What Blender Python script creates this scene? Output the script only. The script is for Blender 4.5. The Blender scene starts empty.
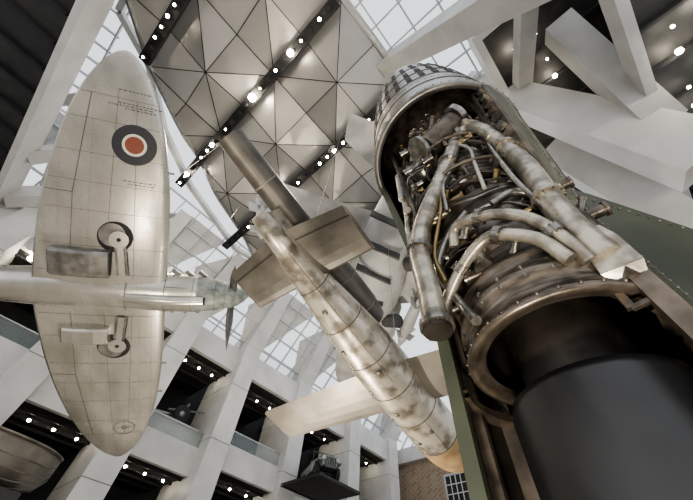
import bpy, bmesh, math, random
from mathutils import Vector, Matrix
random.seed(7)
V=Vector
Z0=1.6   # eye height above floor; heights below are relative to this datum
scene=bpy.context.scene
T0=Matrix.Translation((0,0,Z0))

# ---------------------------------------------------------------- materials
def mat(name,c1,c2=None,rough=.5,metal=0,scale=3,bump=0,emit=0,stretch=None,detail=5,spec=.5,lo=.35,hi=.65,rvar=0):
    m=bpy.data.materials.new(name); m.use_nodes=True
    nt=m.node_tree; b=nt.nodes['Principled BSDF']
    b.inputs['Roughness'].default_value=rough; b.inputs['Metallic'].default_value=metal
    b.inputs['Specular IOR Level'].default_value=spec
    tc=nt.nodes.new('ShaderNodeTexCoord'); no=nt.nodes.new('ShaderNodeTexNoise')
    mp=nt.nodes.new('ShaderNodeMapping')
    if stretch: mp.inputs['Scale'].default_value=stretch
    nt.links.new(tc.outputs['Object'],mp.inputs['Vector']); nt.links.new(mp.outputs['Vector'],no.inputs['Vector'])
    no.inputs['Scale'].default_value=scale; no.inputs['Detail'].default_value=detail
    cr=nt.nodes.new('ShaderNodeValToRGB'); cr.color_ramp.elements[0].position=lo; cr.color_ramp.elements[1].position=hi
    c2=c2 or tuple(x*.85 for x in c1)
    cr.color_ramp.elements[0].color=(*c2,1); cr.color_ramp.elements[1].color=(*c1,1)
    nt.links.new(no.outputs['Fac'],cr.inputs['Fac']); nt.links.new(cr.outputs['Color'],b.inputs['Base Color'])
    if rvar:
        mr=nt.nodes.new('ShaderNodeMapRange'); mr.inputs['From Min'].default_value=.3; mr.inputs['From Max'].default_value=.7
        mr.inputs['To Min'].default_value=rough+rvar; mr.inputs['To Max'].default_value=rough-rvar
        nt.links.new(no.outputs['Fac'],mr.inputs['Value']); nt.links.new(mr.outputs['Result'],b.inputs['Roughness'])
    if bump:
        bp=nt.nodes.new('ShaderNodeBump'); bp.inputs['Strength'].default_value=bump; bp.inputs['Distance'].default_value=.02
        nt.links.new(no.outputs['Fac'],bp.inputs['Height']); nt.links.new(bp.outputs['Normal'],b.inputs['Normal'])
    if emit:
        b.inputs['Emission Color'].default_value=(*c1,1); b.inputs['Emission Strength'].default_value=emit
    return m
WHITE=mat('white_cladding',(.66,.65,.63),(.56,.55,.53),.45,scale=.9)
WHITE2=mat('pale_concrete',(.50,.495,.475),(.40,.395,.38),.55,scale=1.0)
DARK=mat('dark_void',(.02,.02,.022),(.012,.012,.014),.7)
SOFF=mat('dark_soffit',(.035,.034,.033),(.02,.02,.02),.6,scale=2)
BLACK=mat('black_track',(.012,.012,.013),None,.5)
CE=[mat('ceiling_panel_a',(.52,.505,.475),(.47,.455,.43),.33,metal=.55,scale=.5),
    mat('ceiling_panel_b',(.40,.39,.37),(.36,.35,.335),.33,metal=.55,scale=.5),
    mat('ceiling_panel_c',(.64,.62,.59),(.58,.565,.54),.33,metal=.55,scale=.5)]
GLASSM=mat('glazing_bar',(.55,.57,.58),None,.5)
LAMP=mat('lamp_glow',(1,.9,.72),(1,.9,.72),.5,emit=90)
STEEL=mat('steel',(.5,.5,.5),(.38,.38,.38),.35,metal=.8,scale=6)
FLOOR=mat('stone_floor',(.45,.42,.385),(.37,.345,.31),.5,scale=1)
SILV=mat('aged_aluminium',(.62,.595,.54),(.36,.345,.305),.3,metal=.72,scale=1.5,bump=.14,stretch=(1,.45,1),detail=12,lo=.3,hi=.66,rvar=.1)
SILVD=mat('aged_silver_dark',(.30,.29,.27),(.15,.145,.135),.36,metal=.6,scale=4)
LINE=mat('panel_line',(.10,.097,.09),None,.6)
ROUNDB=mat('roundel_blue',(.035,.036,.042),None,.5); ROUNDW=mat('roundel_cream',(.7,.66,.55),None,.5); ROUNDR=mat('roundel_red',(.24,.07,.04),None,.5)
GREYG=mat('grey_green_paint',(.28,.31,.29),(.14,.165,.15),.45,scale=5)
V1M=mat('flying_bomb_fuselage',(.56,.52,.44),(.17,.15,.12),.36,metal=.55,scale=3.2,bump=.15,detail=15,lo=.36,hi=.54,rvar=.1)
V1N=mat('flying_bomb_nose',(.40,.27,.14),(.24,.16,.09),.5,scale=4)
V1D=mat('flying_bomb_dark',(.16,.15,.13),(.085,.078,.068),.45,metal=.5,scale=2,detail=8)
V1W=mat('flying_bomb_wing',(.27,.255,.22),(.16,.145,.12),.45,metal=.4,scale=1.2,detail=10)
JET=mat('jet_grey',(.56,.56,.54),(.40,.405,.39),.5,scale=2)
JETD=mat('jet_dark',(.10,.10,.10),(.05,.05,.05),.5,scale=3)
PIPE=mat('rocket_pipe_beige',(.47,.44,.375),(.20,.18,.15),.32,metal=.65,scale=9,bump=.15,detail=14,lo=.38,hi=.58,rvar=.08)
PIPE2=mat('rocket_pipe_steel',(.36,.35,.325),(.15,.145,.13),.28,metal=.85,scale=14,bump=.2)
CHAM=mat('rocket_chamber',(.20,.172,.145),(.055,.047,.04),.35,metal=.7,scale=8,bump=.3,detail=12)
CHAML=mat('rocket_bell',(.24,.205,.17),(.08,.068,.056),.34,metal=.7,scale=7,bump=.25,detail=12,stretch=(1,1,5))
SHELLM=mat('rocket_shell_metal',(.38,.37,.345),(.12,.117,.11),.3,metal=.75,scale=3,bump=.2,detail=12)
GREEN=mat('rocket_olive_green',(.066,.075,.045),(.042,.049,.031),.42,scale=3,bump=.1)
INNER=mat('rocket_inner',(.06,.053,.045),(.022,.02,.017),.5,metal=.5,scale=5,detail=8)
GLOSS=mat('rocket_stand_black',(.022,.023,.024),(.013,.013,.014),.3,scale=3)
WIRE=mat('wire_dark',(.05,.045,.04),None,.5,metal=.3); WIREL=mat('wire_light',(.5,.48,.43),None,.4,metal=.4)
RUST=mat('rocket_brown_frame',(.18,.152,.122),(.06,.05,.042),.45,metal=.55,scale=8,detail=10)
BRASS=mat('brass_fitting',(.35,.26,.13),(.2,.15,.08),.35,metal=.9,scale=9)
BRICK=bpy.data.materials.new('brick'); BRICK.use_nodes=True
_n=BRICK.node_tree; _b=_n.nodes.new('ShaderNodeTexBrick'); _t=_n.nodes.new('ShaderNodeTexCoord'); _m=_n.nodes.new('ShaderNodeMapping')
_m.inputs['Rotation'].default_value=(math.pi/2,0,math.radians(43))
_b.inputs['Color1'].default_value=(.33,.25,.17,1); _b.inputs['Color2'].default_value=(.24,.17,.11,1); _b.inputs['Mortar'].default_value=(.35,.32,.27,1); _b.inputs['Scale'].default_value=1.0
_n.links.new(_t.outputs['Object'],_m.inputs['Vector']); _n.links.new(_m.outputs['Vector'],_b.inputs['Vector']); _n.links.new(_b.outputs['Color'],_n.nodes['Principled BSDF'].inputs['Base Color'])
GL=bpy.data.materials.new('rail_glass'); GL.use_nodes=True
g=GL.node_tree.nodes['Principled BSDF']; g.inputs['Base Color'].default_value=(.5,.58,.58,1); g.inputs['Roughness'].default_value=.05; g.inputs['Alpha'].default_value=.3

# ---------------------------------------------------------------- mesh builder
class MB:
    def __init__(s,M=None): s.v=[];s.f=[];s.m=[];s.s=[];s.mats=[];s.M=M or Matrix()
    def mi(s,m):
        if m not in s.mats: s.mats.append(m)
        return s.mats.index(m)
    def add(s,vs,fs,m,smooth=False,M=None):
        o=len(s.v); T=s.M@(M or Matrix())
        s.v+= [T@V(p) for p in vs]
        k=s.mi(m)
        for f in fs: s.f.append([i+o for i in f]); s.m.append(k); s.s.append(smooth)
    def box(s,c,d,m,M=None):
        x,y,z=d[0]/2,d[1]/2,d[2]/2
        vs=[(c[0]+a*x,c[1]+b*y,c[2]+e*z) for a in(-1,1) for b in(-1,1) for e in(-1,1)]
        s.add(vs,[(0,1,3,2),(4,6,7,5),(0,4,5,1),(2,3,7,6),(0,2,6,4),(1,5,7,3)],m,M=M)
    def rng(s,a,b,m,M=None):
        s.box([(a[i]+b[i])/2 for i in range(3)],[abs(b[i]-a[i]) for i in range(3)],m,M)
    def beam(s,p,q,w,t,m,up=(0,0,1),M=None,w2=None,t2=None):
        p=V(p);q=V(q);z=(q-p);L=z.length
        if L<1e-6: return
        z/=L; x=V(up).cross(z)
        if x.length<1e-3: x=V((1,0,0)).cross(z)
        x.normalize(); y=z.cross(x)
        w2=w if w2 is None else w2; t2=t if t2 is None else t2
        vs=[]
        for (c,a,b) in((p,w,t),(q,w2,t2)):
            for (i,j) in((-1,-1),(1,-1),(1,1),(-1,1)): vs.append(c+x*(a/2*i)+y*(b/2*j))
        s.add(vs,[(3,2,1,0),(4,5,6,7),(0,1,5,4),(1,2,6,5),(2,3,7,6),(3,0,4,7)],m,M=M)
    def loft(s,secs,m,smooth=True,caps=True,M=None,closed=True):
        n=len(secs[0]); vs=[p for c in secs for p in c]; fs=[]
        for i in range(len(secs)-1):
            for j in range(n if closed else n-1):
                k=(j+1)%n; fs.append((i*n+j,i*n+k,(i+1)*n+k,(i+1)*n+j))
        s.add(vs,fs,m,smooth,M)
        if caps: s.add(list(secs[0])+list(secs[-1]),[tuple(range(n))[::-1],tuple(range(n,2*n))],m,False,M)
    def lathe(s,prof,m,seg=40,a0=0,a1=360,M=None,smooth=True):
        full=abs(a1-a0)>=359.9; k=seg if full else seg+1
        secs=[]
        for r,z in prof:
            secs.append([V((r*math.cos(math.radians(a0+(a1-a0)*i/seg)),r*math.sin(math.radians(a0+(a1-a0)*i/seg)),z)) for i in range(k)])
        s.loft(secs,m,smooth,False,M,closed=full)
    def cyl(s,p,q,r,m,seg=16,r2=None,M=None):
        s.tube([p,q],r,m,seg,r2=r2,smoothpath=False,M=M)
    def tube(s,pts,r,m,seg=10,smoothpath=True,M=None,r2=None,sub=6):
        P=[V(p) for p in pts]
        if smoothpath and len(P)>2:
            Q=[]; E=[P[0]*2-P[1]]+P+[P[-1]*2-P[-2]]
            for i in range(1,len(E)-2):
                a,b,c,d_=E[i-1:i+3]
                for k in range(sub):
                    t=k/sub; Q.append(.5*((2*b)+(c-a)*t+(2*a-5*b+4*c-d_)*t*t+(3*b-a-3*c+d_)*t**3))
            Q.append(P[-1]); P=Q
        n=len(P); tg=[(P[min(i+1,n-1)]-P[max(i-1,0)]).normalized() for i in range(n)]
        x=tg[0].orthogonal().normalized(); secs=[]
        for i in range(n):
            x=(x-tg[i]*x.dot(tg[i])).normalized(); y=tg[i].cross(x)
            rr=r if r2 is None else r+(r2-r)*i/(n-1)
            secs.append([P[i]+x*rr*math.cos(2*math.pi*j/seg)+y*rr*math.sin(2*math.pi*j/seg) for j in range(seg)])
        s.loft(secs,m,True,True,M)
    def sph(s,c,r,m,M=None,seg=14,sc=(1,1,1)):
        prof=[(max(1e-4,math.cos(a)),math.sin(a)) for a in [math.pi*(i/8-.5) for i in range(9)]]
        T=(M or Matrix())@Matrix.Translation(c)@Matrix.Diagonal((r*sc[0],r*sc[1],r*sc[2],1))
        s.lathe(prof,m,seg,M=T)
    def obj(s,name,parent=None):
        me=bpy.data.meshes.new(name); me.from_pydata([tuple(p) for p in s.v],[],s.f)
        for m in s.mats: me.materials.append(m)
        me.polygons.foreach_set('material_index',s.m); me.polygons.foreach_set('use_smooth',s.s); me.update()
        bm=bmesh.new(); bm.from_mesh(me); bmesh.ops.recalc_face_normals(bm,faces=bm.faces); bm.to_mesh(me); bm.free()
        o=bpy.data.objects.new(name,me); scene.collection.objects.link(o)
        if parent: o.parent=parent
        return o
def empty(name):
    o=bpy.data.objects.new(name,None); scene.collection.objects.link(o); return o
def frame(x,y,z,o):
    return T0@Matrix(((x[0],y[0],z[0],o[0]),(x[1],y[1],z[1],o[1]),(x[2],y[2],z[2],o[2]),(0,0,0,1)))

# hall frame: local (d along hall, n towards the far long wall, h)
DV=(.731,.682,0); NV=(-.682,.731,0)
HALL=frame(DV,NV,(0,0,1),(0,0,0))
H=18.0

# ---------------------------------------------------------------- floor
b=MB(HALL); b.rng((-20,-8,-1.75),(30,24,-1.6),FLOOR); b.obj('floor')

# ---------------------------------------------------------------- ceiling canopy (faceted panels)
poly=[(-8.6,.4),(-8.6,8.6),(-6.5,9.6),(-4.3,12),(-1.4,13.9),(3.6,15.7),(5.3,15.3),(9.2,8),(10.2,3),(7,.3),(2,.1)]
P0=4.7; doff=-1.85
bm=bmesh.new(); verts={}
def gv(i,j):
    k=(i,j)
    if k not in verts:
        z=H
        if i%2 and j%2: z=H-.6
        elif (i+j)%2: z=H-.1
        verts[k]=bm.verts.new((doff+i*P0/2,j*P0/2+.3,z))
    return verts[k]
for i in range(-6,10,2):
    for j in range(-2,10,2):
        c=(i+1,j+1); ring=[(i,j),(i+1,j),(i+2,j),(i+2,j+1),(i+2,j+2),(i+1,j+2),(i,j+2),(i,j+1)]
        for k in range(8):
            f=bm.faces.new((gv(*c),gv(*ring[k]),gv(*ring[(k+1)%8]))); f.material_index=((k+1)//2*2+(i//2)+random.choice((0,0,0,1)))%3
cx=sum(p[0] for p in poly)/len(poly); cy=sum(p[1] for p in poly)/len(poly)
for k in range(len(poly)):
    a=V((*poly[k],0)); c=V((*poly[(k+1)%len(poly)],0)); t=c-a; nn=V((t.y,-t.x,0)).normalized()
    if nn.dot(V((cx,cy,0))-a)>0: nn=-nn
    bmesh.ops.bisect_plane(bm,geom=bm.verts[:]+bm.edges[:]+bm.faces[:],plane_co=a,plane_no=nn,clear_outer=True)
edges=[(e.verts[0].co.copy(),e.verts[1].co.copy(),len(e.link_faces)) for e in bm.edges]
me=bpy.data.meshes.new('ceiling'); bmesh.ops.recalc_face_normals(bm,faces=bm.faces); bm.to_mesh(me); bm.free()
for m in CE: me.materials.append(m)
ceil=bpy.data.objects.new('ceiling',me); ceil.matrix_world=HALL; scene.collection.objects.link(ceil)
b=MB(HALL)
for p,q,k in edges:
    if k==1: b.beam(p+V((0,0,-.05)),q+V((0,0,-.05)),.12,.25,STEEL)
    else: b.beam(p+V((0,0,-.01)),q+V((0,0,-.01)),.035,.03,BLACK)
b.obj('trim_1')
TR=empty('lighting_track')
b=MB(HALL); lamps=[]
ends={0:(.8,9.3),1:(.5,13.9),2:(.3,15.6),3:(.6,11.5)}
for k,(n0,n1) in ends.items():
    dd=doff+(k-1)*P0
    b.rng((dd-.24,n0,H-.75),(dd+.24,n1,H-.45),BLACK)
    for q in range(int((n1-n0)/.6)):
        nn=n0+.4+q*.6
        b.cyl((dd,nn,H-.75),(dd,nn,H-.95),.09,SOFF,8)
        if random.random()<.55: lamps.append((dd,nn,H-.98,random.choice((.05,.06,.075))))
b.obj('tracks',TR)
lamps+=[(-1.85,3.4,H-1.05,.16),(-1.85,6.3,H-1.05,.2),(-1.85,12.6,H-1.05,.13),(2.85,9.5,H-1.05,.14),(-1.85,10,H-1.0,.11),(2.85,5,H-1.0,.09)]

# ---------------------------------------------------------------- far long wall (piers, balconies)
fins=[-10.2,-5.4,-.4,4.3,8.95,14.2,20.2,25.4]
b=MB(HALL)
for f in fins:
    b.rng((f-.62,18.0,-1.6),(f+.62,21.5,13.5),WHITE)
    b.add([(f-.62,18,13.5),(f+.62,18,13.5),(f+.62,21.5,13.5),(f-.62,21.5,13.5),(f-.45,15.8,17.9),(f+.45,15.8,17.9),(f+.45,16.6,17.9),(f-.45,16.6,17.9)],
      [(0,1,5,4),(1,2,6,5),(2,3,7,6),(3,0,4,7),(4,5,6,7)],WHITE)
    for z in (1.0,4.2,7.4,10.6): b.rng((f-.625,17.99,z),(f+.625,21.5,z+.02),SOFF)
b.obj('wall_far_piers')
b=MB(HALL)
lev=[(1.0,2.3),(6.0,7.3),(11.7,13.3)]
for i in range(len(fins)-1):
    a,c=fins[i]+.62,fins[i+1]-.62
    for k,(z0,z1) in enumerate(lev):
        off=(i%2)*.35+ (0 if k!=1 else .2)
        zo=[0,.5,0,-.3,.4,-.4,.2][i] if k<2 else 0
        b.rng((a,18.3+off,z0+zo),(c,18.6+off,z1+zo),WHITE)
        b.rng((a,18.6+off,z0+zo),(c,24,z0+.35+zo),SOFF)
        b.add([(a,18.45+off,z1+zo),(c,18.45+off,z1+zo),(c,18.45+off,z1+zo+.75),(a,18.45+off,z1+zo+.75)],[(0,1,2,3)],GL)
        b.rng((a,18.42+off,z1+zo+.75),(c,18.5+off,z1+zo+.8),STEEL)
        for q in range(4): b.rng((a,19.4+q,z0+zo-.12),(c,19.5+q,z0+zo),DARK)
        for q in range(3):
            dd=a+(c-a)*(.2+.3*q); b.cyl((dd,20,z0+zo),(dd,20,z0+zo-.15),.1,SOFF,8)
            if k and random.random()<.8: lamps.append((dd,20,z0+zo-.18,.065))
        b.rng((a+.6,23.2,z1-1),(a+1.9,23.4,z1+1.2),WHITE2 if k==1 else SOFF)
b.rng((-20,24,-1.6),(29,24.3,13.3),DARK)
b.rng((5.0,19.1,6.05),(8.25,20.6,7.9),WHITE2)     # display plinth
b.obj('wall_far_gallery')
lamps.append((-4.1,18.9,11.5,.14)); lamps.append((1.4,19.2,11.5,.1))
b=MB(HALL); b.rng((28,6,-1.6),(28.5,24,12.4),BRICK)
b.rng((27.9,12.6,7.3),(28,14.8,10.9),WHITE2); b.rng((27.85,12.8,7.5),(27.9,14.6,10.7),DARK)
for q in range(1,4): b.rng((27.8,12.8+q*.45-.03,7.5),(27.86,12.8+q*.45+.03,10.7),WHITE)
for q in range(1,5): b.rng((27.8,12.8,7.5+q*.64),(27.86,14.6,7.56+q*.64),WHITE)
b.obj('wall_end_brick')
b=MB(HALL); b.rng((27.6,2,12.4),(28.5,24,13.6),WHITE)
b.rng((27.6,-6,6),(28.5,6,7.4),WHITE); b.rng((28.2,-6,-1.6),(28.5,6,13),WHITE2)
b.obj('wall_end_upper')

# ---------------------------------------------------------------- skylights (glazing bars; sky beyond)
b=MB(HALL)
for i in range(-16,42):
    dd=i*1.175-1.0
    b.beam((dd,19.6,13.4),(dd,15.4,18.4),.07,.18,GLASSM)
for q in range(6):
    t=q/5; b.beam((-20,19.6-4.2*t,13.4+5*t),(28,19.6-4.2*t,13.4+5*t),.07,.14,GLASSM)
b.rng((-20,19.2,13.2),(28,20,13.7),WHITE)
for i,f in enumerate(fins[:-1]):
    g2=fins[i+1]
    b.add([(f+.5,19.3,13.5),(f+.3,15.9,18.1),(f+3.2,15.9,18.1)],[(0,1,2)],WHITE)
    b.add([(g2-.5,19.3,13.5),(g2-.4,16.1,17.8),(g2-2.0,17.4,16.0)],[(0,1,2)],WHITE)
b.obj('window_1')
b=MB(HALL)
for i in range(-8,16):
    dd=i*1.175
    b.beam((dd,-6.5,16.2),(dd,1.0,18.6),.07,.18,GLASSM)
for q in range(7):
    t=q/6; b.beam((-10,-6.5+7.5*t,16.2+2.4*t),(18,-6.5+7.5*t,16.2+2.4*t),.07,.14,GLASSM)
b.obj('window_2')
b=MB(HALL)
for i in range(0,19): b.beam((-14,i*1.0,17),(-8.4,i*1.0,18.6),.07,.16,GLASSM)
for q in range(6): b.beam((-14+q*1.1,-6,17+q*.3),(-14+q*1.1,18,17+q*.3),.07,.14,GLASSM)
b.rng((-14,9,18.7),(-9.4,9.3,19),WHITE)
b.obj('window_3')
b=MB(HALL)
for k in range(len(poly)):
    p=V((*poly[k],H)); q=V((*poly[(k+1)%len(poly)],H)); b.beam(p,q,.3,.3,WHITE)
b.obj('trim_2')

# ---------------------------------------------------------------- near-end gallery (top left): dark soffit with white edge
b=MB(HALL)
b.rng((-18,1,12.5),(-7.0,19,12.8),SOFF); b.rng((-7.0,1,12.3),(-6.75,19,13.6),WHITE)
for i in range(14): b.rng((-18,2.5+i*1.2,12.3),(-7.1,2.62+i*1.2,12.5),DARK)
lamps+=[(-9.4,7.2,12.2,.11),(-10.3,11,12.2,.08),(-9.0,12.6,12.2,.07),(-8.4,6,12.2,.06)]
b.rng((-18,18,6.0),(-7.3,18.3,8.0),WHITE)
b.obj('wall_near_gallery')
b=MB(HALL)
b.beam((-6.9,18,13.0),(-2.5,16,17.6),.7,.9,WHITE); b.beam((-6.9,15,13.2),(-4.6,13,17.6),.6,.7,WHITE); b.beam((-12,19,13.4),(-7.0,12,17.6),.5,.6,WHITE)
b.obj('roof_strut')

# ---------------------------------------------------------------- near long wall (right): leaning white piers and galleries
b=MB(HALL)
b.beam((2.1,-5.2,10.0),(1.6,.3,18.1),1.0,1.9,WHITE2,up=(0,1,0),w2=.7,t2=1.1)
b.beam((8.6,-5.2,9.2),(5.0,-2.2,18.2),1.2,1.6,WHITE,up=(0,1,0),w2=.8,t2=1.0)
b.beam((13.0,-5.2,10.2),(8.6,-3.3,14.5),1.3,1.4,WHITE,up=(0,1,0))
b.beam((8.0,-5.3,10.8),(4.4,-5.1,14.4),.9,.9,WHITE2,up=(0,1,0))
b.beam((1.8,-4.8,13.5),(5.6,-3.6,15.2),.5,.6,WHITE2,up=(0,1,0))
for f in (1.9,8.6,13.0,18): b.rng((f-.5,-6.2,-1.6),(f+.5,-4.9,10),WHITE)
b.obj('wall_near_piers')
b=MB(HALL)
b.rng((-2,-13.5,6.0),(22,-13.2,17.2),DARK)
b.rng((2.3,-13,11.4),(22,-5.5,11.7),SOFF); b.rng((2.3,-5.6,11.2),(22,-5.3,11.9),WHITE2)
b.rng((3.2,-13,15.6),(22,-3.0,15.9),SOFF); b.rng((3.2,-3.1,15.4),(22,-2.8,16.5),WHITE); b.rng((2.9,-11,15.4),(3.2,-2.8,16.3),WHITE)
for q in range(16):
    dd=2.4+q*1.3
    b.rng((dd,-13,11.2),(dd+.1,-5.6,11.4),DARK)
    if dd>4: b.rng((dd,-11,15.4),(dd+.1,-3.1,15.6),DARK)
b.obj('wall_near_gallery.001')
for z,n0,d0 in((11.15,-6.2,3.2),(15.35,-3.9,4.4)):
    for q in range(6):
        for w_ in range(2): lamps.append((d0+q*1.0+random.uniform(-.2,.2),n0-w_*.8,z-.1,.045 if (q+w_)%3 else .09))
b=MB(HALL)
for (x,y,z,r) in lamps: b.sph((x,y,z),r,LAMP,seg=8)
b.obj('bulbs',TR)

# ---------------------------------------------------------------- fighter plane (belly view)
CAMR=Matrix(((.9933,-.1153,0),(-.0938,-.8082,-.5813),(.067,.5774,-.8137)))
def orth(x,s_):
    x=x.normalized(); y=(s_-x*s_.dot(x)).normalized(); return x,y,x.cross(y)
xw,yw,zw=orth(V((.9402,.1913,.2822)),V((-.0788,.9231,-.3757)))
SPO=V((-6.07,6.40,5.67))
FR=frame(xw,yw,zw,SPO)
root=empty('fighter_plane')
HS=6.12
def le(y): a=min(1,abs(y)/HS); return 1.22*max(0,(1-a**3.0))**.60
def te(y): a=min(1,abs(y)/HS); return -1.74*max(0,(1-a**2.1))**.60
def zb(x,y):
    c=le(y)-te(y)
    if c<.02: return .1*abs(y)
    u=min(1,max(0,(le(y)-x)/c)); return .1*abs(y)-.045*c*2.6*math.sqrt(u)*(1-u)
b=MB(FR); secs=[]
ys=[HS*math.sin(math.pi/2*t/26)*.9985 for t in range(-26,27)]
for y in ys:
    c=le(y)-te(y); up=[];lo=[]
    for k in range(13):
        u=(1-math.cos(math.pi*k/12))/2; x=le(y)-u*c; p=2.6*math.sqrt(u)*(1-u)
        up.append(V((x,y,.1*abs(y)+.075*c*p+.002))); lo.append(V((x,y,.1*abs(y)-.045*c*p)))
    secs.append(lo+up[-2:0:-1])
b.loft(secs,SILV)
b.obj('wing',root)
b=MB(FR)
def ell(x,w,h,zc,n=24): return [V((x,w*math.cos(2*math.pi*k/n),zc+h*math.sin(2*math.pi*k/n))) for k in range(n)]
b.loft([ell(*q) for q in [(2.8,.40,.40,.3),(2.5,.47,.47,.3),(2.0,.53,.52,.3),(1.2,.56,.56,.32),(0,.55,.56,.35),(-1.5,.52,.56,.4),(-3,.40,.48,.45),(-4.5,.24,.33,.5),(-5.9,.07,.2,.55)]],SILV)
b.loft([ell(*q) for q in [(2.82,.39,.39,.3),(2.95,.38,.38,.3),(3.15,.31,.31,.3),(3.35,.17,.17,.3),(3.47,.02,.02,.3)]],GREYG)
b.loft([ell(x,w*1.006,h*1.006,.3) for x,w,h in((2.8,.40,.40),(2.5,.47,.47),(2.0,.53,.52))],GREYG)
b.tube([(2.2,0,-.2),(1.5,0,-.26),(.8,0,-.22),(.2,0,-.1)],.15,SILV,12)
b.cyl((2.21,0,-.2),(2.26,0,-.2),.11,DARK,12)
for x,w_,h_ in((2.5,.478,.478),(1.9,.54,.53),(1.2,.568,.568),(.3,.56,.568)):
    b.tube([(x,w_*math.cos(math.radians(a)),.31+h_*math.sin(math.radians(a))) for a in range(185,356,10)],.007,LINE,5)
for sgn in(-1,1):
    for k in range(3): b.cyl((2.2-.35*k,sgn*.50,.42),(2.0-.35*k,sgn*.66,.42),.06,SILVD,8)
    b.beam((2.6,sgn*.3,-.06),(1.2,sgn*.35,-.13),.012,.012,LINE)
b.obj('fuselage',root)
b=MB(FR)
for a in (97,217,337):
    ca,sa=math.cos(math.radians(a)),math.sin(math.radians(a)); secs=[]
    for r,w,tw in [(.15,.08,60),(.4,.13,50),(.8,.18,38),(1.2,.15,28),(1.5,.08,22),(1.64,.02,20)]:
        ct,st=math.cos(math.radians(tw)),math.sin(math.radians(tw))
        c=V((2.98,ca*r,.3+sa*r)); tang=V((0,-sa,ca)); wv=tang*ct+V((1,0,0))*st; tv=-tang*st*.15+V((1,0,0))*ct*.15
        secs.append([c+wv*w,c+tv*w,c-wv*w,c-tv*w])
    b.loft(secs,JETD)
b.obj('propeller',root)
b=MB(FR)
for sgn in(-1,1):
    secs=[]
    for y,c in [(.05,1.15),(.8,1.05),(1.35,.75),(1.6,.3)]:
        secs.append([V((-4.9-(1.15-c)*.6,sgn*y,.6)),V((-4.9-c*.5,sgn*y,.66)),V((-4.9-(1.15-c)*.4-c,sgn*y,.6)),V((-4.9-c*.5,sgn*y,.54))])
    b.loft(secs,GREYG,smooth=False)
b.loft([[V((-4.7-(z-.6)*.3,-.05,z)),V((-5.2,.05,z)),V((-6+(z-.6)*.1,0,z)),V((-5.2,-.05,z))] for z in(.6,1.2,1.75)],SILV,smooth=False)
b.obj('tail',root)
b=MB(FR)
def disc(cx,cy,r0,r1,m,lift=.012,seg=32):
    vs=[];fs=[]
    for k in range(seg):
        a=2*math.pi*k/seg
        for r in (r0,(r0+r1)/2,r1):
            x,y=cx+r*math.cos(a),cy+r*math.sin(a); vs.append((x,y,zb(x,y)-lift))
    for k in range(seg):
        for j in range(2):
            q=(k+1)%seg; fs.append((k*3+j,q*3+j,q*3+j+1,k*3+j+1))
    b.add(vs,fs,m,True)
def line(p,q,w=.02,m=LINE,lift=.006,n=24):
    vs=[];fs=[]; p=V(p);q=V(q); t=(q-p).normalized(); o=V((-t.y,t.x))*w/2
    for k in range(n+1):
        c=p+(q-p)*k/n
        for e_ in(c-o,c+o): vs.append((e_.x,e_.y,zb(e_.x,e_.y)-lift))
    for k in range(n): fs.append((2*k,2*k+1,2*k+3,2*k+2))
    b.add(vs,fs,m)
disc(.30,-3.95,.27,.49,ROUNDB); disc(.30,-3.95,.21,.27,ROUNDW); disc(.30,-3.95,.001,.21,ROUNDR)
for sgn in(-1,1):
    for yy in(.6,1.3,2.2,2.9,3.6,4.4,5.0): line((te(yy)*.95,sgn*yy),(le(yy)*.9,sgn*yy),.008)
    line((.45,sgn*.5),(.30,sgn*5.0),.009); line((-.95,sgn*2.6),(-.65,sgn*5.0),.016); line((-.95,sgn*.5),(-.95,sgn*2.6),.012)
    line((-.95,sgn*2.6),(te(2.6)*.97,sgn*2.6),.016)
    line((-.2,sgn*.5),(-.1,sgn*5.2),.008)
    cy=sgn*1.6
    disc(.0,cy,.001,.40,DARK,.010)
    disc(-.06,cy+.05*sgn,.001,.30,SILVD,.03); disc(.10,cy-.05*sgn,.001,.22,SILV,.07); disc(.10,cy-.05*sgn,.0,.05,DARK,.08)
    line((.2,sgn*.6),(.12,sgn*1.5),.26,SILVD,.03); line((.22,sgn*.6),(.12,sgn*1.55),.14,SILV,.07); line((.36,sgn*.6),(.28,sgn*1.25),.015,DARK,.035)
    for xr in(.9,.6,-.6,-1.25):
        yy=.7
        while yy<5.2:
            if te(yy)*.93<xr<le(yy)*.93: line((xr,sgn*yy),(xr+.016,sgn*yy),.016,LINE,.009,1)
            yy+=.09
for row,(yy,x0,x1) in enumerate(((-4.9,-.1,.75),(-4.84,-.3,.6),(-4.78,.05,.7),(-3.05,.1,.8),(-2.98,.2,.75),(-5.2,-.1,.55))):
    x=x0
    while x<x1:
        l=random.uniform(.03,.09); line((x,yy),(x+l,yy),.022,LINE,.008,2); x+=l+.03
disc(.2,4.75,.27,.29,SILVD); disc(.2,4.75,.05,.08,SILVD); line((-.05,4.75),(.45,4.75),.012)
line((.2,4.5),(.2,5.0),.012)
def duct(x0,x1,y0,y1,h):
    ym=(y0+y1)/2; hw=(y1-y0)/2
    secs=[]
    for t,k in [(0,.25),(.15,.8),(.4,1),(.8,1),(1,.85)]:
        x=x1+(x0-x1)*t; z=zb(x,ym)
        secs.append([V((x,ym-hw,z+.08)),V((x,ym-hw,z-h*k*.8)),V((x,ym-hw*.8,z-h*k)),V((x,ym+hw*.8,z-h*k)),V((x,ym+hw,z-h*k*.8)),V((x,ym+hw,z+.08))])
    b.loft(secs[1:],SILVD if y0<0 else SILV,smooth=False)
    z=zb(x0,ym)
    b.rng((x0-.02,ym-hw*.85,z-h*.78),(x0-.005,ym+hw*.85,z-.02),DARK)
    b.rng((x1-.22,ym-hw*.85,z-h*.7),(x1-.2,ym+hw*.85,z-.02),DARK)
duct(-1.3,.15,-1.25,-.55,.30); duct(-1.1,.1,.95,1.4,.25)
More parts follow.
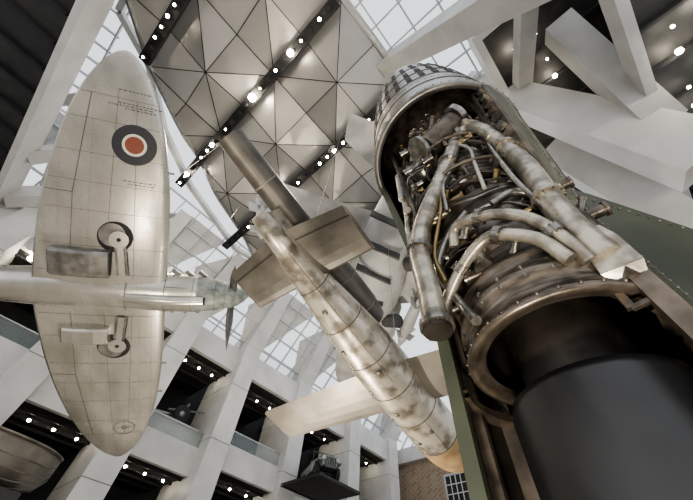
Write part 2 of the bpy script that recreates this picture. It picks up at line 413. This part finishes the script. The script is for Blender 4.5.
for sgn in(-1,1):
    for yy in(2.3,3.4): b.cyl((le(yy)-.1,sgn*yy,.1*yy),(le(yy)+.12,sgn*yy,.1*yy),.03,SILVD,8)
b.obj('underside_details',root)
CT=Z0+17.42
b=MB()
for lx,ly in ((.2,-2.2),(.2,2.2)):
    p=FR@V((lx,ly,.35)); b.cyl(p,(p.x,p.y,CT),.008,STEEL,6)
b.obj('cables',root)

# ---------------------------------------------------------------- flying bomb
F=V((.652,.741,-.156)).normalized(); Yl=V((-.751,.66,.02)); F,Yl,Ul=orth(F,Yl)
FB=frame(F,Yl,Ul,(-1.38,2.40,4.0))
root=empty('flying_bomb')
b=MB(FB)
def ex(x,r,zc=0,n=28): return [V((x,r*math.cos(2*math.pi*k/n),zc+r*math.sin(2*math.pi*k/n))) for k in range(n)]
b.loft([ex(*q) for q in[(0,.10),(.02,.13),(.7,.2),(1.4,.29),(2.2,.39),(3.0,.465),(3.8,.49),(5.5,.49)]],V1M)
b.loft([ex(*q) for q in[(5.5,.49),(5.9,.465),(6.25,.40),(6.55,.28),(6.75,.12),(6.8,.03)]],V1N)
for x,r in((1.4,.291),(2.2,.392),(3.0,.467),(3.8,.493),(4.6,.493),(5.5,.493)): b.loft([ex(x-.008,r),ex(x-.008,r+.003),ex(x+.008,r+.003),ex(x+.008,r)],V1D)
b.cyl((6.75,0,0),(7.0,0,0),.03,V1D,8); b.cyl((7.0,0,-.12),(7.0,0,.12),.02,V1D,6)
for x,a,r in((2.6,-70,.43),(3.2,-110,.47),(4.2,-80,.49),(4.9,-115,.49),(1.8,-95,.34),(3.6,-60,.485),(4.4,-50,.49),(5.1,-75,.49)):
    y,z=math.cos(math.radians(a))*r,math.sin(math.radians(a))*r
    b.sph((x,y,z),.05,V1D,sc=(1,1,.3))
for a in(-60,-120):
    for x0,x1,r0,r1 in((0.7,2.2,.2,.39),(2.2,3.0,.39,.465),(3.0,5.5,.47,.49)):
        b.beam((x0,r0*math.cos(math.radians(a)),r0*math.sin(math.radians(a))),(x1,r1*math.cos(math.radians(a)),r1*math.sin(math.radians(a))),.010,.010,V1D)
b.obj('fuselage',root)
b=MB(FB)
def wing(xs,y0,y1,c0,c1,th,m,zc=0,sw=0):
    for sgn in(-1,1):
        secs=[]
        for y,c,dx in((y0,c0,0),(y1*.97,c1,sw),(y1,c1*.93,sw)):
            up=[];lo=[]
            for k in range(9):
                u=(1-math.cos(math.pi*k/8))/2; p=2.6*math.sqrt(u)*(1-u)*th*c
                if y==y1: p*=.3
                up.append(V((xs+dx-u*c,sgn*y,zc+p))); lo.append(V((xs+dx-u*c,sgn*y,zc-p)))
            secs.append(lo+up[-2:0:-1])
        b.loft(secs,m,smooth=False)
wing(4.65,.3,3.3,1.15,1.0,.06,V1W); wing(1.35,.1,1.22,.95,.8,.05,V1D)
for sgn in(-1,1): b.beam((.62,sgn*.25,-.035),(.72,sgn*1.2,-.03),.012,.012,BLACK)
b.obj('wings',root)
b=MB(FB)
pz=.80
b.loft([ex(x,r,pz) for x,r in[(-1.2,.215),(-.2,.23),(.8,.245),(1.5,.28),(1.9,.32),(2.6,.325),(3.0,.28),(3.05,.22)]],V1D,caps=False)
b.loft([ex(x,r,pz) for x,r in[(-1.2,.215),(-1.2,.195),(.5,.19)]],DARK,caps=False)
b.loft([ex(x,r,pz) for x,r in[(3.05,.22),(2.8,.2)]],DARK)
for x,r in((-.3,.232),(.8,.248),(1.9,.323),(2.6,.328)): b.loft([ex(x-.015,r,pz),ex(x-.015,r+.006,pz),ex(x+.015,r+.006,pz),ex(x+.015,r,pz)],V1W)
b.loft([[V((x0,-.03,z)),V((x1,-.03,z)),V((x1,.03,z)),V((x0,.03,z))] for z,x0,x1 in((.05,.05,1.2),(.62,.15,.9),(1.1,.2,.55))],V1M,smooth=False)
for sg in(-1,1): b.beam((2.75,sg*.1,.35),(2.75,sg*.1,.6),.08,.06,V1M)
b.obj('pulse_jet',root)
b=MB()
for lx in (1.0,4.0):
    p=FB@V((lx,0,.4)); b.cyl(p,(p.x,p.y,CT),.006,STEEL,6)
b.obj('cables',root)

# ---------------------------------------------------------------- jet aircraft behind
JF,JY,JU=orth(V((-.10,1,-.04)),V((-1,-.02,.25)))
JB=frame(JF,JY,JU,(1.15,7.4,8.7))@Matrix.Scale(1.12,4)
root=empty('jet_aircraft'); b=MB(JB)
b.loft([ell(*q) for q in[(5.6,.06,.06,-.1),(5.4,.25,.25,-.08),(5.0,.4,.4,-.05),(4.0,.58,.6,0),(3.0,.65,.75,.1),(1.5,.95,.75,.05),(0,.95,.7,0),(-2,.7,.6,.1),(-3.4,.4,.4,.3),(-4.4,.15,.2,.5)]],JET)
for sgn in(-1,1):
    b.loft([[p+V((0,sgn*.85,0)) for p in ell(x,w,h,.05)] for x,w,h in((2.7,.38,.55),(2.0,.42,.5),(.8,.3,.4))],JET)
    b.loft([[p+V((0,sgn*.85,0)) for p in ell(x,w,h,.05)] for x,w,h in((2.72,.33,.48),(2.5,.33,.48))],DARK)
    for x in(1.2,-1.2): b.cyl((x,sgn*.8,-.35),(x-.4,sgn*1.15,-.6),.22,JETD,12)
    secs=[]
    for y,x0,c,z in((.7,1.2,3.3,.45),(2.2,0,2.2,.15),(3.9,-1.4,1.0,-.2)):
        secs.append([V((x0,sgn*y,z)),V((x0-c*.35,sgn*y,z-.1)),V((x0-c,sgn*y,z)),V((x0-c*.35,sgn*y,z+.1))])
    b.loft(secs,JET,smooth=False)
    for y,x,l in((1.5,1.0,3.0),(2.3,.2,2.6),(3.1,-.6,2.2),(3.7,-1.2,1.5)):
        z=.3-.2*(y-1)
        b.rng((x-1.3,sgn*y-.05,z-.5),(x-.2,sgn*y+.05,z),JET)
        b.loft([[p+V((0,sgn*y,0)) for p in ell(x+q*l/2,r,r,z-.6,12)] for q,r in((.75,.02),(.4,.16),(0,.2),(-.5,.17),(-.8,.04))],JET)
        for a in(0,90,180,270):
            b.beam((x-.3*l,sgn*y,z-.6),(x-.42*l,sgn*y+.4*math.cos(math.radians(a+45)),z-.6+.4*math.sin(math.radians(a+45))),.03,.3,JET)
            b.beam((x+.15*l,sgn*y,z-.6),(x+.08*l,sgn*y+.36*math.cos(math.radians(a+45)),z-.6+.36*math.sin(math.radians(a+45))),.03,.25,JET)
    b.loft([[V((x0,sgn*y,z)),V((x0-c*.4,sgn*y,z-.05)),V((x0-c,sgn*y,z)),V((x0-c*.4,sgn*y,z+.05))] for y,x0,c,z in((.2,-3.0,1.5,.4),(1.9,-4.0,.7,.1))],JET,smooth=False)
for k in range(7): b.beam((3-.9*k,-.5,-.62),(2.8-.9*k,.6,-.74),.05,.3,JETD)
b.loft([[V((x0,-.05,z)),V((x0-.5,.05,z)),V((x1,0,z))] for z,x0,x1 in((.4,-2.6,-4.6),(2.2,-4.2,-5.0))],JET,smooth=False)
b.obj('airframe',root)
b=MB()
for lx in(-2.5,3): 
    p=JB@V((lx,0,.5)); b.cyl(p,(p.x,p.y,CT),.008,STEEL,6)
b.obj('cables',root)

# ---------------------------------------------------------------- rocket with exposed engine
RK=frame((.743,-.669,0),(.669,.743,0),(0,0,1),(1.07,1.19,0))
RE=RK@Matrix.Translation((.05,0,0))
root=empty('ballistic_rocket')
b=MB(RE)
b.lathe([(.345,-1.6),(.345,.70),(.338,.74),(.30,.74),(.30,.2)],GLOSS,56)
b.lathe([(.347,.30),(.347,.31)],GLOSS,56)
b.lathe([(.235,.2),(.235,1.25)],INNER,40)
b.obj('stand_tube',root)
b=MB(RE)
prof=[(.37,.99),(.44,.955),(.46,.96),(.465,.985),(.45,1.0),(.44,1.02),(.435,1.10),(.455,1.11),(.46,1.14),(.455,1.17),(.42,1.18),(.41,1.26),(.43,1.27),(.43,1.30),(.39,1.31),(.37,1.42),(.345,1.5)]
b.lathe(prof,CHAML,56); b.lathe([(.44,.96),(.40,1.2),(.3,1.5)],INNER,48)
b.lathe([(.345,1.5),(.36,1.52),(.40,1.56),(.405,1.60),(.37,1.62),(.40,1.70),(.43,1.74),(.43,1.78),(.41,1.80),(.425,1.90),(.42,1.93),(.40,1.95),(.39,2.05),(.405,2.07),(.40,2.1),(.36,2.14),(.30,2.22),(.18,2.3),(.05,2.32)],CHAM,56)
for k in range(24):
    a=math.radians(k*15); b.cyl((.445*math.cos(a),.445*math.sin(a),1.105),(.445*math.cos(a),.445*math.sin(a),1.18),.014,PIPE2,6)
for k in range(36):
    a=math.radians(k*10); b.sph((.463*math.cos(a),.463*math.sin(a),.985),.009,CHAM,seg=6); b.sph((.43*math.cos(a),.43*math.sin(a),1.76),.012,PIPE2,seg=6)
for k in range(18):
    ring=12 if k<12 else 6; rr=.27 if k<12 else .13; a=2*math.pi*(k%12)/ring
    z=2.2 if k<12 else 2.28
    b.cyl((rr*math.cos(a),rr*math.sin(a),z),(rr*1.05*math.cos(a),rr*1.05*math.sin(a),z+.12),.05,CHAM,10)
b.obj('combustion_chamber',root)
b=MB(RE)
pr=[(.1,2.36)]
for k in range(7):
    z=2.40+k*.082; pr+=[(.33,z),(.385,z+.01),(.385,z+.045),(.33,z+.055)]
b.lathe(pr+[(.2,3.0),(.05,3.02)],CHAM,48)
b.lathe([(.3,3.05),(.38,3.08),(.38,3.12),(.3,3.15),(.3,3.4),(.42,3.42),(.42,3.46),(.1,3.5)],RUST,40)
b.lathe([(.02,3.75),(.3,3.8),(.6,3.95),(.8,4.3)],CHAM,48)
b.sph((-.28,-.35,3.0),.13,PIPE2); b.sph((.1,-.42,3.35),.11,PIPE); b.sph((-.42,-.15,3.3),.12,CHAM)
b.cyl((-.15,-.5,3.1),(.18,-.48,3.35),.12,RUST,18); b.cyl((-.2,-.52,3.06),(-.23,-.53,3.04),.15,PIPE2,18); b.cyl((.2,-.5,3.36),(.25,-.5,3.39),.14,PIPE2,18)
for k in range(3): b.cyl((-.55+.02*k,-.2-.12*k,2.5),(-.55+.02*k,-.2-.12*k,3.0),.035,WIREL if k==1 else PIPE2,10)
b.obj('turbopump',root)
b=MB(RK)
def flange(p,q,r,m=PIPE2):
    p=V(p);q=V(q);d_=(q-p).normalized(); b.cyl(p-d_*.016,p+d_*.016,r,m,20)
    x=d_.orthogonal().normalized(); y=d_.cross(x)
    for k in range(10):
        a=2*math.pi*k/10; c=p+(x*math.cos(a)+y*math.sin(a))*r*.9; b.cyl(c-d_*.024,c+d_*.024,.006,CHAM,6)
A=[(-.38,-.50,.99),(-.38,-.50,1.24),(-.385,-.50,1.60),(-.29,-.50,1.93),(-.0,-.46,2.60),(.12,-.42,2.98)]
b.tube(A,.062,PIPE,20); flange(A[0],A[1],.080); b.cyl((-.38,-.5,.95),(-.38,-.5,1.02),.066,INNER,18)
flange(A[2],A[3],.078); flange(A[4],A[5],.084)
Bp=[(.12,-.42,2.98),(.22,-.40,3.2),(.33,-.40,3.2),(.39,-.40,2.95),(.40,-.40,2.68)]
b.tube(Bp,.06,PIPE,18); flange(Bp[1],Bp[2],.09)
C=[(.39,-.40,2.9),(.41,-.38,2.45),(.40,-.40,2.03),(.35,-.42,1.6),(.34,-.40,1.33),(.36,-.36,1.12)]
b.tube(C,.064,PIPE,20)
for i in(1,3): flange(C[i],C[i+1],.084,PIPE)
D=[(-.20,-.40,1.60),(-.14,-.46,1.69),(.01,-.5,1.62),(.17,-.5,1.47),(.25,-.48,1.27),(.29,-.4,1.1)]
b.tube(D,.032,PIPE,12); flange(D[2],D[3],.048); flange(D[4],D[5],.048)
E=[(-.40,-.35,1.05),(-.36,-.37,1.2),(-.2,-.45,1.33),(-.06,-.5,1.39),(.04,-.52,1.37),(.17,-.5,1.25),(.23,-.45,1.1)]
b.tube(E,.032,PIPE,12); flange(E[2],E[3],.048); flange(E[4],E[5],.048)
Fp=[(-.22,-.42,1.0),(-.28,-.38,1.2),(-.33,-.4,1.48),(-.2,-.4,1.74),(-.05,-.42,1.85)]
b.tube(Fp,.025,PIPE2,10)
b.tube([(.1,-.45,1.75),(.25,-.42,1.8),(.36,-.32,1.7),(.42,-.2,1.4),(.44,-.1,1.0)],.026,PIPE2,10)
b.tube([(-.5,-.2,2.9),(-.52,-.28,2.3),(-.5,-.3,1.8),(-.48,-.25,1.2)],.028,PIPE,10)
b.tube([(-.52,-.2,3.4),(-.53,-.25,2.6),(-.5,-.25,2.0),(-.46,-.2,1.2)],.02,WIREL,8)
b.tube([(.2,-.4,3.4),(.3,-.45,3.3),(.5,-.3,3.1),(.55,-.2,2.6),(.48,-.2,2.0)],.03,PIPE,12)
# lines running up beside the chamber and over the pump
b.tube([(-.15,-.47,1.9),(-.1,-.5,2.2),(.02,-.46,2.5),(.05,-.42,2.8)],.016,PIPE2,8)
b.tube([(.12,-.46,1.95),(.16,-.48,2.3),(.2,-.44,2.7),(.1,-.42,3.1)],.014,WIREL,8)
b.tube([(-.3,-.44,1.3),(-.31,-.46,1.55),(-.18,-.48,1.95),(-.12,-.46,2.4)],.014,BRASS,8)
b.tube([(.3,-.44,1.5),(.28,-.48,1.8),(.3,-.46,2.2),(.33,-.42,2.6)],.016,PIPE2,8)
secs=[[V((x-w,y-dp,z)),V((x+w,y-dp,z)),V((x+w,y+dp,z)),V((x-w,y+dp,z))] for x,y,z,w,dp in((.36,-.36,1.26,.055,.055),(.37,-.34,1.18,.068,.06),(.37,-.30,1.04,.075,.07),(.37,-.28,1.0,.06,.05))]
b.loft(secs,PIPE,smooth=False)
b.obj('pipework',root)
b=MB(RK)
def rim_angle(): return math.radians(random.choice((random.uniform(185,228),random.uniform(318,335))))
for k in range(75):
    a0=rim_angle(); z=random.uniform(2.2,3.75); r=random.uniform(.46,.53); pts=[]
    for q in range(6):
        pts.append((r*math.cos(a0),r*math.sin(a0),z)); a0+=random.uniform(-.07,.07); z-=random.uniform(.12,.3); r=min(.54,max(.42,r+random.uniform(-.03,.03)))
        if z<1.25: break
    if len(pts)>2: b.tube(pts,random.choice((.004,.006,.008,.012)),random.choice((WIRE,WIREL,PIPE2,PIPE,WIRE,CHAM)),6,sub=4)
for k in range(34):
    a0=math.radians(random.uniform(200,340)); z=random.uniform(2.7,3.7); r=random.uniform(.4,.55); pts=[]
    for q in range(5):
        pts.append((r*math.cos(a0),r*math.sin(a0),z)); a0+=random.uniform(-.3,.3); z+=random.uniform(-.15,.12); r=min(.58,max(.4,r+random.uniform(-.05,.05)))
    b.tube(pts,random.choice((.005,.008,.013,.018)),random.choice((WIRE,WIREL,PIPE2,PIPE)),7,sub=5)
for k in range(7):
    z=random.uniform(1.5,2.3); a0=random.uniform(190,250); pts=[]
    for q in range(7): pts.append((.45*math.cos(math.radians(a0+q*14)),.45*math.sin(math.radians(a0+q*14)),z+.05*math.sin(q*1.1+k)-.02*q))
    b.tube(pts,random.choice((.005,.008,.011)),random.choice((PIPE2,WIRE,PIPE)),6)
for k in range(210):
    if random.random()<.55: a=math.radians(random.uniform(190,345)); z=random.uniform(2.85,3.75); r=random.uniform(.3,.58)
    elif random.random()<.75: a=rim_angle(); z=random.uniform(1.3,3.2); r=random.uniform(.4,.52)
    else: a=math.radians(random.uniform(230,318)); z=random.choice((1.33,1.64,2.12,2.3)); r=.42
    p=V((r*math.cos(a),r*math.sin(a),z)); ax=random.choice(((1,0,0),(0,0,1),(0,0,1),(.5,-.5,.5))); l=random.uniform(.05,.14)
    q=p+V(ax)*l; m=random.choice((PIPE2,CHAM,RUST,PIPE,CHAM,BRASS)); rr=random.uniform(.014,.04)
    b.cyl(p,q,rr,m,12); dq=(q-p).normalized(); b.cyl(q,q+dq*.015,rr*1.4,m,6); b.cyl(p,p-dq*.015,rr*1.3,PIPE2,12)
for sx in(-1,1):
    for sy in(-1,1):
        b.tube([(sx*.38,sy*.34,1.95),(sx*.5,sy*.42,3.75)],.020,RUST,8,smoothpath=False)
for z in(2.35,3.0,3.6):
    b.tube([(.52*math.cos(math.radians(a)),.52*math.sin(math.radians(a)),z) for a in range(180,361,20)],.014,RUST,8)
b.obj('valves_and_wiring',root)
def Rs(h):
    if h<1.6: return .54
    if h<3.7: return .54+.31*(h-1.6)/2.1
    if h<5.0: return .85
    t=(h-5)/7.5; return max(.02,.85*(1-t**1.7))
b=MB(RK)
hs=[3.7,4.0,4.5,5,5.6,6.2,7,8,9,10,11,12,12.4]
b.lathe([(Rs(h),h) for h in hs],SHELLM,64); b.lathe([(Rs(h)-.02,h) for h in hs[:6]],INNER,64)
b.lathe([(.79,3.72),(.79,3.68),(.865,3.68),(.865,3.74),(.85,3.76)],SHELLM,64)
for h in(4.15,4.6,5.1,5.9): b.lathe([(Rs(h),h-.012),(Rs(h)+.008,h-.012),(Rs(h)+.008,h+.012),(Rs(h),h+.012)],RUST,64)
for row in range(4):
    h=4.68+row*.52; r=Rs(h+.15)+.004
    for k in range(30):
        a=math.radians(k*12); T=Matrix.Rotation(a,4,'Z')
        b.rng((r-.015,-.036,h),(r+.004,.036,h+.3),DARK,M=T)
for k in range(64):
    a=math.radians(k*360/64); b.sph((.868*math.cos(a),.868*math.sin(a),3.71),.009,PIPE2,seg=6)
    b.sph((.852*math.cos(a),.852*math.sin(a),4.35),.007,PIPE2,seg=6)
b.obj('body_shell',root)
b=MB(RK)
hs=[-1.6,0,.8,1.6,2.3,3.0,3.7]; A0,A1=-38,188
b.lathe([(Rs(h),h) for h in hs],GREEN,48,A0,A1); b.lathe([(Rs(h)-.02,h) for h in hs],INNER,48,A0,A1)
for h in(.2,.9,1.6,2.3,3.0,3.5): b.lathe([(Rs(h)-.02,h-.02),(Rs(h)-.09,h-.02),(Rs(h)-.09,h+.02),(Rs(h)-.02,h+.02)],RUST,40,A0,A1,smooth=False)
for a_ in(A0,A1,-10,20,60,100,140,165):
    a=math.radians(a_); p=[V(((Rs(h)-.03)*math.cos(a),(Rs(h)-.03)*math.sin(a),h)) for h in(-1.5,.8,1.6,3.7)]
    for i in range(3): b.beam(p[i],p[i+1],.05,.07,GREEN if a_==A1 else RUST)
rl=[];rk=[]
for k in range(15):
    h=.9+k*.2; A_=math.radians(A0); r=Rs(h)-.01
    rl.append(V((r*math.cos(A_),r*math.sin(A_),h))); A_=math.radians(A0-6); rk.append(V(((r-.10)*math.cos(A_),(r-.10)*math.sin(A_),h)))
for i in range(14):
    b.beam(rk[i],rk[i+1],.025,.03,CHAM); b.beam(rl[i],rk[i+1],.014,.018,RUST); b.beam(rl[i],rk[i],.018,.02,CHAM)
for k in range(70):
    h=.9+k*.04; r=Rs(h)+.003
    for a_ in (A0+2,A0+14): b.sph((r*math.cos(math.radians(a_)),r*math.sin(math.radians(a_)),h),.006,PIPE2,seg=5)
for k in range(16):
    h=1.0+k*.17; A_=math.radians(A0-3); r=Rs(h)-.04; T=Matrix.Rotation(A_,4,'Z')
    b.rng((r-.03,-.03,h),(r+.03,.02,h+random.uniform(.04,.11)),random.choice((RUST,CHAM,PIPE2)),M=T)
b.obj('tail_shell',root)
b=MB(RK)
for a_ in(25,122):
    a=math.radians(a_); c,s_=math.cos(a),math.sin(a); o=V((-s_,c,0))
    pts=[(.5,3.0),(.85,2.4),(1.3,1.4),(1.5,.6),(1.5,-.9),(.5,-1.4)]
    secs=[[V((r*c,r*s_,h))+o*w for r,h in pts] for w in(-.05,.05)]
    b.loft(secs,GREEN,smooth=False)
    for q in range(24):
        t=q/23; r=.6+.65*t; h=2.7-1.2*t; p=V((r*c,r*s_,h))-o*.052; b.sph(p,.009,PIPE2,seg=5)
b.obj('fins',root)

# ---------------------------------------------------------------- balcony exhibits
def wheel(b,c,r,w,M=None):
    T=(M or Matrix())@Matrix.Translation(c)@Matrix.Rotation(math.pi/2,4,'X')
    b.lathe([(r*.35,-w/2),(r*.55,-w/2),(r*.6,-w*.3),(r*.62,-w/2),(r*.95,-w/2),(r,-w*.3),(r,w*.3),(r*.95,w/2),(r*.62,w/2),(r*.35,w/2)],DARK,20,M=T)
    b.lathe([(.01,-w*.4),(r*.5,-w*.4),(r*.5,w*.4),(.01,w*.4)],SILVD,14,M=T)
root=empty('military_jeep')
JM=HALL@Matrix.Translation((15.2,16.3,6.75))@Matrix.Rotation(math.radians(-115),4,'Z')@Matrix.Scale(1.05,4)
b=MB(JM)
for x in(-1,1):
    for y in(-.6,.6): wheel(b,(x,y,.38),.38,.22)
b.rng((-1.7,-.35,.45),(1.7,.35,.6),JETD); b.cyl((1,-.6,.38),(1,.6,.38),.05,JETD,8); b.cyl((-1,-.6,.38),(-1,.6,.38),.05,JETD,8)
b.loft([[V((x,-w,z0)),V((x,w,z0)),V((x,w,z1)),V((x,-w,z1))] for x,w,z0,z1 in((-1.7,.7,.55,1.0),(.35,.7,.55,1.0),(.45,.55,.55,1.15),(1.5,.45,.55,1.1),(1.55,.4,.6,1.05))],GREYG,smooth=False)
for k in range(7): b.rng((1.55,-.33+k*.1,.65),(1.58,-.29+k*.1,1.02),DARK)
for y in(-1,1): b.rng((.75,y*.5-.22,.82),(1.5,y*.5+.22,.88),GREYG)
b.beam((.35,-.65,1.0),(.3,-.65,1.6),.04,.04,GREEN); b.beam((.35,.65,1.0),(.3,.65,1.6),.04,.04,GREEN); b.beam((.3,-.65,1.6),(.3,.65,1.6),.04,.04,GREEN)
for y in(-.3,.3): b.rng((-.5,y-.22,.9),(-.1,y+.22,1.0),JETD); b.rng((-.6,y-.22,.9),(-.5,y+.22,1.4),JETD)
b.cyl((1.56,-.42,.92),(1.62,-.42,.92),.1,WHITE2,12); b.cyl((1.56,.42,.92),(1.62,.42,.92),.1,WHITE2,12)
b.obj('body',root)
b=MB(HALL); b.rng((13.6,14.6,6.6),(17.0,17.9,6.75),SOFF); b.rng((13.6,17.7,6.6),(17.0,18.2,6.75),WHITE); b.obj('trim_3')
root=empty('artillery_gun')
b=MB(HALL@Matrix.Translation((6.75,19.85,7.9))@Matrix.Scale(.85,4))
for y in(-.6,.6): wheel(b,(0,y,.55),.55,.16)
b.cyl((0,-.6,.55),(0,.6,.55),.07,SILVD); b.cyl((-.8,0,.7),(1.7,0,1.5),.09,SILVD,r2=.05); b.rng((.2,-.5,.5),(.25,.5,1.4),GREYG)
b.beam((0,.2,.5),(-1.9,.5,.1),.12,.12,SILVD); b.beam((0,-.2,.5),(-1.9,-.5,.1),.12,.12,SILVD)
b.obj('gun',root)
root=empty('wooden_boat')
b=MB(HALL@Matrix.Translation((.1,16.8,2.88))@Matrix.Scale(1.25,4))
secs=[]
for x,w,dp in((-2.2,.05,.3),(-1.6,.55,.8),(0,.85,1.0),(1.2,.7,.95),(1.75,.35,.8),(1.95,.05,.5)):
    secs.append([V((x,w*math.cos(a),1.0-dp*math.sin(a)**.8 if math.sin(a)>0 else 1.0)) for a in [math.pi*k/10 for k in range(11)]])
b.loft(secs,V1W,closed=False,caps=False)
for k in range(1,10):
    for i in range(5): b.beam(secs[i][k],secs[i+1][k],.03,.03,V1D)
b.tube([s[0] for s in secs],.04,V1D); b.tube([s[-1] for s in secs],.04,V1D)
b.obj('hull',root)
b=MB(HALL); b.rng((-2.4,15.9,2.6),(2.0,18.3,2.87),SOFF); b.obj('trim_4')

# ---------------------------------------------------------------- lights and sky
w=bpy.data.worlds.new('world'); scene.world=w; w.use_nodes=True
bg=w.node_tree.nodes['Background']; bg.inputs['Color'].default_value=(.90,.94,1,1); bg.inputs['Strength'].default_value=1.3
def light(kind,loc,power,size,color=(1,.88,.72),aim=None,spot=1.2):
    l=bpy.data.lights.new('track_and_fill_spot',kind); l.energy=power; l.color=color
    o=bpy.data.objects.new('track_and_fill_spot',l); scene.collection.objects.link(o); o.location=loc
    if kind=='SPOT': l.spot_size=spot
    l.shadow_soft_size=size
    if aim is not None: o.rotation_euler=(V(aim)-V(loc)).to_track_quat('-Z','Y').to_euler()
for (dd,nn,zz) in((-1.85,6.3,16.8),(2.85,9.5,16.8),(-1.85,12.6,16.8),(2.85,4,16.8)):
    p=HALL@V((dd,nn,zz)); light('SPOT',p,2200,.12,aim=(p.x*.3,p.y*.3+2,0),spot=1.6)
for p,a,e in(((-3.5,1.5,.3),(-6.5,6.5,7.5),800),((-.3,.2,.25),(1.25,1.2,4.0),380),((.3,-.9,.3),(1.1,1.1,3.2),150),((1.0,4.0,.3),(.5,5,5),260),((-1,9,.3),(0,9,16),2200)):  # added fill spots near the floor, unseen, brighten exhibits and canopy from below
    light('SPOT',p,e,.15,aim=a,spot=1.9)
scene.view_settings.look='AgX - Medium High Contrast'

# ---------------------------------------------------------------- camera
c=bpy.data.cameras.new('camera'); co=bpy.data.objects.new('camera',c); scene.collection.objects.link(co)
c.sensor_width=36; c.lens=310*36/693; c.clip_start=.02; c.clip_end=500
co.matrix_world=Matrix.Translation((0,0,Z0))@CAMR.to_4x4(); scene.camera=co
